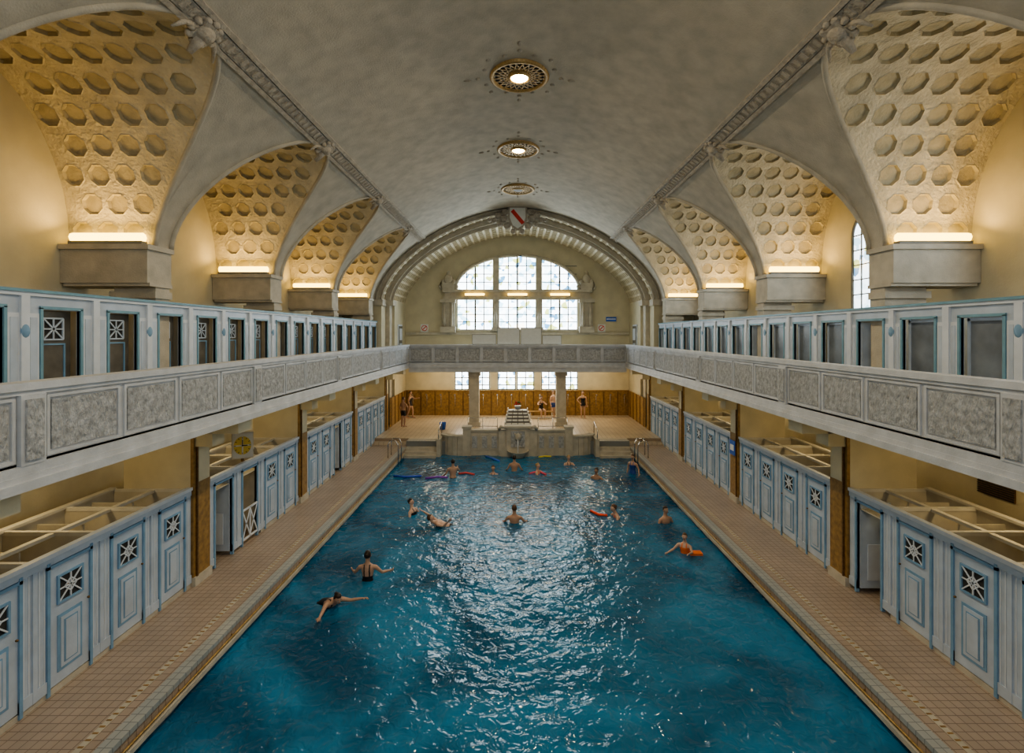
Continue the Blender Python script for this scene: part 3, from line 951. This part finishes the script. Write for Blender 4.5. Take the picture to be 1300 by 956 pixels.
# cartouche with shield on arch crown
mb = MB(); cy = YE - .14; cz = 12.60
def shield(sc, y, m):
    mb.poly([(-.48 * sc, y, cz + .56 * sc), (.48 * sc, y, cz + .56 * sc), (.48 * sc, y, cz - .05), (.30 * sc, y, cz - .50 * sc), (0, y, cz - .70 * sc), (-.30 * sc, y, cz - .50 * sc), (-.48 * sc, y, cz - .05)], m)
shield(1.15, cy - .13, M_TRIM); shield(.95, cy - .16, M_PAPER)
mb.obox((0, cy - .175, cz), (.32, 0, -.38), (0, .006, 0), (.08, 0, .075), M_SRED)
mb.box(-.5, .5, cy - .12, cy + .1, cz - .35, cz + .5, M_TRIM)
for k in (-1, 1):
    for (dx, dz, r) in ((.72, .32, .22), (.82, -.06, .25), (.6, -.48, .22), (1.12, .12, .22), (1.38, -.16, .18), (.4, .54, .15), (1.65, -.14, .13), (.26, -.8, .16), (1.05, -.38, .16)):
        mb.ell((k * dx, cy, cz + dz), (r, .13, r), M_TRIM, 12, 8)
        mb.tube([(k * (dx + r * .7 * cos(a)), cy - .1, cz + dz + r * .7 * sin(a)) for a in [i * .6 for i in range(9)]], .035, M_TRIM, 6)
mb.build('heraldic_cartouche')

# square clock over left cabins
mb = MB(); c = Vector((-7.62, 13.3, 2.76))
ang = radians(30)
ux = Vector((cos(ang), sin(ang), 0)); uy = Vector((-sin(ang), cos(ang), 0))
M_CLK = mat('clock_yellow', (.72, .52, .10), .5, .05)
mb.obox(c, ux * .26, uy * .12, (0, 0, .36), M_CREAM)
mb.obox(c - uy * .125, ux * .24, uy * .01, (0, 0, .33), M_CAPW)
f = c - uy * .14
mb.poly([f + ux * .21 * cos(2 * pi * i / 24) + Vector((0, 0, .25 * sin(2 * pi * i / 24))) for i in range(24)], M_CLK)
mb.obox(f - uy * .005, ux * .2, uy * .004, (0, 0, .018), M_CAPW); mb.obox(f - uy * .006, ux * .018, uy * .004, (0, 0, .24), M_CAPW)
for i in range(12):
    a = 2 * pi * i / 12
    mb.obox(f - uy * .008 + ux * .18 * cos(a) + Vector((0, 0, .21 * sin(a))), (ux * cos(a) + Vector((0, 0, sin(a)))) * .02, uy * .003, (ux * -sin(a) + Vector((0, 0, cos(a)))) * .008, M_DARK)
mb.obox(f - uy * .012 + Vector((0, 0, .07)), ux * .010, uy * .004, (0, 0, .09), M_DARK)
mb.obox(f - uy * .012 + ux * .05, ux * .07, uy * .004, (0, 0, .012), M_DARK)
mb.box(c.x - .03, c.x + .03, c.y - .03, c.y + .03, 2.3, 2.42, M_BRONZE)
mb.build('wall_clock')

for s in (-1, 1):
    mb = MB()
    for z, r in ((2.9, .05), (3.1, .035), (1.1, .04)):
        mb.tube([(s * (OW - .1), 1.0, z), (s * (OW - .1), YE - .1, z)], r, M_CREAM, 8)
    mb.build('heating_pipe')
mb = MB(); mb.box(OW - .04, OW - .005, 10.1, 10.9, 2.25, 2.6, M_BRONZE)
for k in range(7): mb.box(OW - .06, OW - .04, 10.1, 10.9, 2.27 + k * .047, 2.29 + k * .047, M_DARK)
mb.build('wall_vent')

# ceiling lamps
def ceiling_lamp(y, lit):
    mb = MB(); z = ZS + rise_at(0) - .06; r = .85
    mb.lathe((0, y, z), [(r, .14), (r, -.02), (r - .05, -.05), (r - .11, -.03), (r - .13, .03)], M_GOLD, 40)
    mb.lathe((0, y, z), [(r - .12, .02), (.0, .04)], M_DARK, 40, False)
    for k in range(24):
        a = 2 * pi * k / 24
        u = Vector((cos(a), sin(a), 0)); w = Vector((-sin(a), cos(a), 0))
        mb.obox(Vector((0, y, z + .0)) + u * .5, u * .22 + w * .12, w * .014, (0, 0, .012), M_GOLD)
        mb.obox(Vector((0, y, z + .0)) + u * .5, u * .22 - w * .12, w * .014, (0, 0, .012), M_GOLD)
    mb.lathe((0, y, z), [(.33, .02), (.31, -.05), (.26, -.06), (.24, .0)], M_GOLD, 24)
    mb.ell((0, y, z - .01), (.25, .25, .08), M_BULB if lit else M_GREYDOOR, 16, 8)
    for k in range(16):
        a = 2 * pi * k / 16
        rr = 1.05 if k % 2 else 1.2
        xx = rr * cos(a); zz = ZS + rise_at(xx)
        mb.ell((xx, y + rr * sin(a), zz), (.07, .07, .04), M_TRIM, 8, 6)
        if k % 4 == 0:
            x3 = xx * 1.25; mb.ell((x3, y + rr * 1.25 * sin(a), ZS + rise_at(x3)), (.12 if k % 8 == 0 else .06, .06 if k % 8 == 0 else .12, .04), M_TRIM, 8, 6)
    mb.build('ceiling_lamp')
for y, lit in ((2.8, True), (8.3, True), (13.83, True), (19.3, True), (24.6, False)):
    ceiling_lamp(y, lit)

def under_lamp(x, y, z):
    mb = MB()
    mb.lathe((x, y, z), [(.0, .09), (.14, .09), (.16, .03), (.14, .0)], M_BRONZE, 16)
    mb.ell((x, y, z), (.13, .13, .08), M_TUBE2, 14, 8)
    mb.build('gallery_lamp')

# ------------------------------------------------------------------ lights
def area(name, loc, sx, sy, e, col, d):
    l = D.lights.new(name, 'AREA'); l.shape = 'RECTANGLE'; l.size = sx; l.size_y = sy; l.energy = e; l.color = col
    o = D.objects.new(name, l); COL.objects.link(o); o.location = loc
    o.rotation_euler = Vector(d).to_track_quat('-Z', 'Y').to_euler()
    return o
def point(name, loc, e, col, r=.12):
    l = D.lights.new(name, 'POINT'); l.energy = e; l.color = col; l.shadow_soft_size = r
    o = D.objects.new(name, l); COL.objects.link(o); o.location = loc
    return o
WARM = (1.0, .64, .23); DAY = (.77, .89, 1.0); WW = (1, .83, .58)
for s in (-1, 1):
    for p in PIERS[1:]:
        area('tube_light', (s * 9.3, p - .38, ZS + .3), 1.6, .18, 29, WARM, (0, -.5, 1))
        under_lamp(s * 8.9, p - 2.4, GF - .45)
        point('gallery_light', (s * 8.9, p - 2.4, GF - .75), 30, (1, .78, .44), .12)
    if s > 0:
        for mid in MIDS[1:]:
            area('window_and_fill_light', (s * (OW - .15), mid + .1, 8.0), 1.5, 2.6, 55, DAY, (-s, 0, -.3))
area('window_and_fill_light', (0, YF - .75, 8.2), 8.0, 4.6, 400, DAY, (0, -1, -.3))
area('window_and_fill_light', (0, YB + .1, 8.0), 9, 4, 540, DAY, (0, 1, -.5))  # added fill light behind the camera; the rear wall has no window
area('window_and_fill_light', (0, YF - .3, 2.7), 8, 1.2, 140, WW, (0, -1, -.1))
for y in (2.8, 8.3, 13.83, 19.3):
    o = area('lamp_light', (0, y, ZS + R - .35), .5, .5, 200, WW, (0, 0, -1)); o.data.shape = 'DISK'
for x in (-5, 0, 5):
    point('gallery_light', (x, 30.8, GF - .7), 65, (1, .82, .55), .15)
    under_lamp(x, 30.8, GF - .45)
w = D.worlds.new('world'); SC.world = w; w.use_nodes = True
w.node_tree.nodes['Background'].inputs[0].default_value = (.5, .6, .75, 1)
w.node_tree.nodes['Background'].inputs[1].default_value = .3
try:
    SC.view_settings.look = 'AgX - Medium High Contrast'
except Exception: pass

# ------------------------------------------------------------------ people
SKINS = [mat('skin_a', (.50, .31, .22), .5, .06), mat('skin_b', (.38, .23, .16), .5, .06), mat('skin_c', (.60, .40, .31), .5, .06)]
HAIRS = [mat('hair_dark', (.025, .015, .01), .5, .3, 30), mat('hair_brown', (.10, .05, .025), .5, .3, 30), mat('hair_blond', (.42, .27, .12), .5, .3, 30)]
SUITB = mat('swimsuit_black', (.012, .012, .015), .45); SUITR = mat('swimsuit_red', (.65, .06, .03), .45)
SUITBL = mat('swimsuit_blue', (.03, .08, .3), .45); SUITO = mat('swimsuit_orange', (.85, .2, .05), .45)
M_EYE = mat('eye_white', (.8, .8, .8), .2, .02); M_IRIS = mat('iris', (.03, .02, .02), .2); M_LIP = mat('lips', (.45, .14, .12), .4)
ARMS = {
 'stand': ((.235, .03, 1.13), (.25, -.05, .88)),
 'wade': ((.30, -.02, 1.16), (.40, -.2, 1.03)),
 'spread': ((.34, -.08, 1.20), (.48, -.30, 1.14)),
 'front': ((.27, -.18, 1.25), (.22, -.42, 1.3)),
 'breast': ((.34, -.10, 1.52), (.50, -.14, 1.74)),
 'up': ((.28, -.05, 1.66), (.24, -.12, 1.92)),
 'hip': ((.38, .04, 1.18), (.22, -.1, 1.02)),
}
def person(name, head, yaw=0, pitch=0, scale=1.0, arms=('stand', 'stand'), legs='stand', suit='one', sm=SUITB, skin=0, hair=0, long=True, feet=None):
    SK = SKINS[skin]; HA = HAIRS[hair]
    t = MB()
    rings = [(.84, .125, .085, 0), (.90, .165, .11, 0), (.98, .165, .108, 0), (1.10, .128, .085, 0), (1.20, .14, .092, -.005), (1.30, .165, .105, -.008), (1.385, .175, .09, 0), (1.43, .13, .07, .005), (1.47, .066, .06, .01), (1.52, .054, .056, .005), (1.60, .054, .058, -.005)]
    if suit != 'one': rings = [(z, rx * (1.08 if z > 1.15 else .95), ry * 1.05, o) for z, rx, ry, o in rings]
    t.tube([(0, o, z) for z, rx, ry, o in rings], [(ry, rx) for z, rx, ry, o in rings], SK, 18, up=(0, 1, 0))
    bones = [('torso', Vector((0, 0, .85)), Vector((0, 0, 1.45)), .15)]
    hands = []
    for k, sd in ((0, 1), (1, -1)):
        e, w_ = ARMS[arms[k]]
        sh = Vector((sd * .175, .0, 1.39)); e = Vector((sd * e[0], e[1], e[2])); w_ = Vector((sd * w_[0], w_[1], w_[2]))
        t.tube([sh + Vector((-sd * .04, 0, -.01)), sh + (e - sh) * .15, sh + (e - sh) * .5, e, e + (w_ - e) * .3, w_], [.055, .056, .046, .038, .04, .026], SK, 12)
        d = (w_ - e).normalized()
        nrm = Vector((0, -1, 0)) - d * Vector((0, -1, 0)).dot(d)
        if nrm.length < .2: nrm = Vector((0, 0, 1)) - d * d.z
        nrm.normalize(); side = d.cross(nrm).normalized()
        t.tube([w_ - d * .02, w_ + d * .03, w_ + d * .07, w_ + d * .095], [(.02, .024), (.017, .036), (.016, .042), (.012, .038)], SK, 12, up=tuple(nrm))
        hands.append((w_, d, nrm, side, sd))
        bones += [('arm', sh, e, .05), ('arm', e, w_, .035)]
        hp = Vector((sd * .092, 0, .90))
        if legs == 'stand': kn = Vector((sd * .10, -.015, .49)); an = Vector((sd * .10, .02, .085)); toe = Vector((sd * .13, -.15, .03))
        elif legs == 'walk': kn = Vector((sd * .10, -.10 * sd - .03, .50)); an = Vector((sd * .10, -.16 * sd + .05, .10)); toe = an + Vector((0, -.17, -.06))
        elif legs == 'sit': kn = Vector((sd * .14, -.43, .90)); an = Vector((sd * .12, -.45, .47)); toe = Vector((sd * .14, -.62, .42))
        else: kn = Vector((sd * .18, -.05, .52)); an = Vector((sd * .14, .22, .2)); toe = Vector((sd * .2, .3, .08))
        t.tube([hp + Vector((0, 0, .03)), hp + (kn - hp) * .2, hp + (kn - hp) * .6, kn, kn + (an - kn) * .3, kn + (an - kn) * .75, an], [.088, .09, .07, .054, .058, .042, .036], SK, 14)
        heel = an + Vector((0, .05, -.045)) if legs != 'kick' else an
        t.tube([heel, an + Vector((0, -.02, -.02)), (an + toe) / 2, toe, toe + (toe - an).normalized() * .04], [.034, .042, .036, .032, .018], SK, 10)
        bones += [('thigh', hp, kn, .075), ('shin', kn, an, .045), ('shin', an, toe, .035)]
    hc = Vector((0, -.012, 1.655))
    def hf(p):
        q = Vector(p)
        if q.z < 0: q.x *= 1 + .28 * q.z; q.y *= 1 + .12 * q.z
        if q.y > 0 and q.z < -.1: q.y *= .9
        return q
    t.ell(tuple(hc), (.076, .096, .118), SK, 18, 12, hf)
    me = D.meshes.new('tmp'); me.from_pydata(t.v, [], t.f)
    o = D.objects.new('tmp', me); COL.objects.link(o)
    rm = o.modifiers.new('r', 'REMESH'); rm.mode = 'VOXEL'; rm.voxel_size = .015
    smo = o.modifiers.new('s', 'SMOOTH'); smo.factor = .5; smo.iterations = 3
    dg = bpy.context.evaluated_depsgraph_get(); dg.update()
    ev = o.evaluated_get(dg); m2 = ev.to_mesh()
    mb = MB(); mb.v = [tuple(v.co) for v in m2.vertices]
    for f in m2.polygons:
        c = f.center; best = None; bd = 9
        for (nm, a, b, r) in bones:
            ab = b - a; tt = max(0, min(1, (c - a).dot(ab) / ab.length_squared)); dd = (c - (a + ab * tt)).length - r
            if dd < bd: bd = dd; best = (nm, tt)
        mm = SK
        if suit == 'one':
            if best[0] == 'torso' and .82 < c.z < (1.32 if c.y < 0 else 1.16): mm = sm
            elif best[0] == 'thigh' and best[1] < .1: mm = sm
            elif best[0] == 'torso' and c.z < 1.45 and .05 < abs(c.x) < .085: mm = sm
        elif suit == 'trunks':
            if (best[0] == 'torso' and c.z < .99) or (best[0] == 'thigh' and best[1] < .55): mm = sm
        mb.face(list(f.vertices), mm, True)
    ev.to_mesh_clear(); D.objects.remove(o)
    for (w_, d, nrm, side, sd) in hands:
        for i, (ln, off) in enumerate(((.066, -.030), (.075, -.010), (.070, .010), (.055, .029))):
            b0 = w_ + d * .08 + side * off
            b1 = b0 + d * ln * .5 + nrm * .004; b2 = b1 + d * ln * .33 + nrm * .014; b3 = b2 + d * ln * .24 + nrm * .016
            mb.tube([b0, b1, b2, b3], [.0095, .009, .008, .006], SK, 8)
        th = w_ + d * .03 + side * -.028 * 1
        mb.tube([th, th - side * .025 + d * .03, th - side * .035 + d * .058 + nrm * .008], [.012, .0105, .007], SK, 8)
    hx = len(mb.v)
    mb.tube([hc + Vector((0, -.092, .02)), hc + Vector((0, -.108, -.012)), hc + Vector((0, -.096, -.028))], [.008, .014, .010], SK, 8)
    for k in (-1, 1):
        mb.ell(tuple(hc + Vector((k * .030, -.084, .012))), (.014, .009, .009), M_EYE, 10, 6)
        mb.ell(tuple(hc + Vector((k * .030, -.092, .012))), (.006, .004, .006), M_IRIS, 8, 5)
        mb.tube([hc + Vector((k * .014, -.094, .034)), hc + Vector((k * .045, -.082, .034))], .004, HA, 6)
        mb.ell(tuple(hc + Vector((k * .078, .008, 0))), (.010, .02, .03), SK, 8, 6)
    mb.ell(tuple(hc + Vector((0, -.088, -.052))), (.024, .008, .008), M_LIP, 10, 6)
    def hairf(p):
        q = Vector(p)
        if q.y < -.15 and q.z < .45: q = q * .8
        if q.z < -.45: q = q * .75
        return q
    mb.ell(tuple(hc + Vector((0, .012, .018))), (.086, .102, .118), HA, 20, 14, hairf)
    if long:
        mb.ell(tuple(hc + Vector((0, .10, .05))), (.04, .04, .04), HA, 10, 8)
    M = Matrix.Rotation(yaw, 4, 'Z') @ Matrix.Rotation(pitch, 4, 'X') @ Matrix.Scale(scale, 4)
    if abs(pitch) > .3:
        Rm = Matrix.Translation(hc + Vector((0, 0, -.1))) @ Matrix.Rotation(-pitch * .6, 4, 'X') @ Matrix.Translation(-(hc + Vector((0, 0, -.1))))
        for i, v in enumerate(mb.v):
            v = Vector(v)
            if i >= hx: mb.v[i] = tuple(Rm @ v)
            elif abs(v.x) < .1 and v.z > 1.5 and abs(v.y) < .16:
                f = min(1, (v.z - 1.5) / .08); mb.v[i] = tuple(v.lerp(Rm @ v, f))
    if feet is not None:
        loc = Vector(feet)
    else:
        loc = Vector(head) - (M @ hc)
    return mb.build(name, Matrix.Translation(loc) @ M)

CX = -.1
def wpos(px, wl):
    Y = 6.2 * 614 / (wl - 424); return CX + (px - 655) * Y / 614, Y
def sw(px, wl, top, **k):
    X, Y = wpos(px, wl)
    z = EYE - (top - 424) * Y / 614
    return person('swimmer', (X, Y, z - .12 * k.get('scale', 1)), **k)
sw(467, 736, 699, yaw=pi, arms=('spread', 'spread'), suit='one', hair=0, skin=0)
sw(430, 777, 757, yaw=radians(48), pitch=radians(66), arms=('breast', 'breast'), legs='kick', hair=0, skin=0)
sw(522, 652, 633, yaw=radians(70), pitch=radians(-15), arms=('wade', 'wade'), hair=0, skin=2)
sw(545, 668, 655, yaw=radians(100), pitch=radians(-68), arms=('up', 'spread'), legs='kick', hair=1, skin=2, suit='trunks', long=False)
sw(653, 663, 641, yaw=pi, arms=('spread', 'spread'), hair=1, skin=0, suit='trunks', long=False)
sw(778, 657, 641, yaw=radians(-75), pitch=radians(22), arms=('front', 'front'), hair=1, skin=2, sm=SUITR, legs='kick')
sw(845, 664, 643, yaw=radians(20), arms=('wade', 'wade'), hair=0, skin=0, suit='trunks', long=False)
sw(869, 702, 677, yaw=radians(-30), arms=('front', 'spread'), hair=1, skin=2, sm=SUITO, scale=.85)
sw(575, 606, 583, yaw=radians(190), arms=('wade', 'front'), hair=0, skin=0, suit='trunks', long=False)
sw(626, 602, 591, yaw=0, arms=('wade', 'wade'), hair=1, skin=2)
sw(653, 598, 578, yaw=pi, arms=('wade', 'wade'), hair=0, skin=0, suit='trunks', long=False)
sw(683, 601, 588, yaw=radians(60), arms=('front', 'front'), hair=2, skin=2, sm=SUITR)
sw(757, 608, 594, yaw=radians(-20), arms=('spread', 'wade'), hair=0, skin=1, suit='trunks', long=False)
sw(803, 601, 577, yaw=radians(-40), arms=('wade', 'stand'), hair=1, skin=0, sm=SUITBL)
sw(722, 590, 578, yaw=radians(10), arms=('front', 'front'), hair=2, skin=2)
def bp(px, py, z=RZ):
    Y = (EYE - z) * 614 / (py - 424); return (CX + (px - 655) * Y / 614, Y, z)
person('bather', None, feet=bp(740, 531), yaw=radians(0), arms=('stand', 'hip'), hair=0, skin=0)
person('bather', None, feet=bp(702, 530), yaw=radians(40), arms=('stand', 'stand'), hair=1, skin=2, suit='trunks', sm=SUITBL, long=False)
person('bather', None, feet=bp(521, 531), yaw=radians(80), arms=('front', 'stand'), hair=0, skin=0, sm=SUITB, legs='walk')
person('bather', None, feet=bp(512, 542), yaw=radians(150), arms=('stand', 'hip'), hair=1, skin=1, suit='trunks', sm=SUITB, long=False)
bx_, by_, _ = bp(687, 531)
person('bather', None, feet=(bx_, by_, RZ - .33), yaw=radians(15), arms=('front', 'front'), hair=0, skin=0, legs='sit', sm=SUITB)
mb = MB()
mb.box(bx_ - .8, bx_ + .8, by_ - .12, by_ + .28, RZ + .4, RZ + .45, M_WOOD)
for dx in (-.7, .7):
    mb.box(bx_ + dx - .03, bx_ + dx + .03, by_ - .08, by_ + .24, RZ, RZ + .4, M_STEEL)
mb.build('bench')

def noodle(pts, col, nm):
    mb = MB(); m = mat(nm, col, .6)
    P = []
    for (px, py) in pts:
        Y = 6.15 * 614 / (py - 424); P.append((CX + (px - 655) * Y / 614, Y, -.36))
    mb.tube(P, .045, m, 10); mb.build('pool_noodle')
noodle([(500, 604), (515, 605), (535, 604)], (.05, .12, .6), 'foam_blue')
noodle([(540, 607), (556, 605), (568, 606)], (.25, .08, .5), 'foam_purple')
noodle([(582, 601), (592, 600), (602, 602)], (.7, .1, .1), 'foam_red')
noodle([(617, 579), (626, 582), (634, 585)], (.08, .2, .75), 'foam_blue2')
noodle([(684, 580), (692, 579), (700, 579.5)], (.7, .6, .1), 'foam_yellow')
noodle([(672, 601), (684, 598), (693, 602)], (.8, .12, .2), 'foam_pink')
noodle([(750, 648), (760, 653), (771, 654)], (.85, .1, .05), 'foam_orange')
mb = MB(); X, Y = wpos(874, 700)
mb.box(X - .05, X + .3, Y - .3, Y - .08, -.42, -.33, mat('foam_orange2', (.85, .2, .05), .6)); mb.build('swim_float')
mb = MB(); p = bp(562, 545)
mb.lathe(p, [(0, 0), (.15, 0), (.2, .38), (.21, .39), (.19, .38), (.14, .02)], mat('bucket_blue', (.03, .15, .6), .4), 20)
mb.tube([(p[0] - .2, p[1], p[2] + .38), (p[0], p[1] - .05, p[2] + .56), (p[0] + .2, p[1], p[2] + .38)], .008, M_STEEL, 6)
mb.build('bucket')
for s in (-1, 1):
    mb = MB()
    for yy in (22.6, 23.2):
        mb.tube([(s * 5.6, yy, -.5), (s * 5.6, yy, .6), (s * 5.72, yy, .8), (s * 6.0, yy, .8), (s * 6.08, yy, .6), (s * 6.08, yy, 0.0)], .028, M_STEEL, 8)
    mb.build('pool_ladder')

# ------------------------------------------------------------------ camera
cam = D.cameras.new('camera'); co = D.objects.new('camera', cam); COL.objects.link(co)
co.location = (CX, 0, EYE); co.rotation_euler = (radians(90), 0, 0)
cam.sensor_width = 36; cam.lens = 614 / 1300 * 36
cam.shift_x = (650 - 655) / 1300; cam.shift_y = -(478 - 424) / 1300
cam.clip_start = .05
SC.camera = co
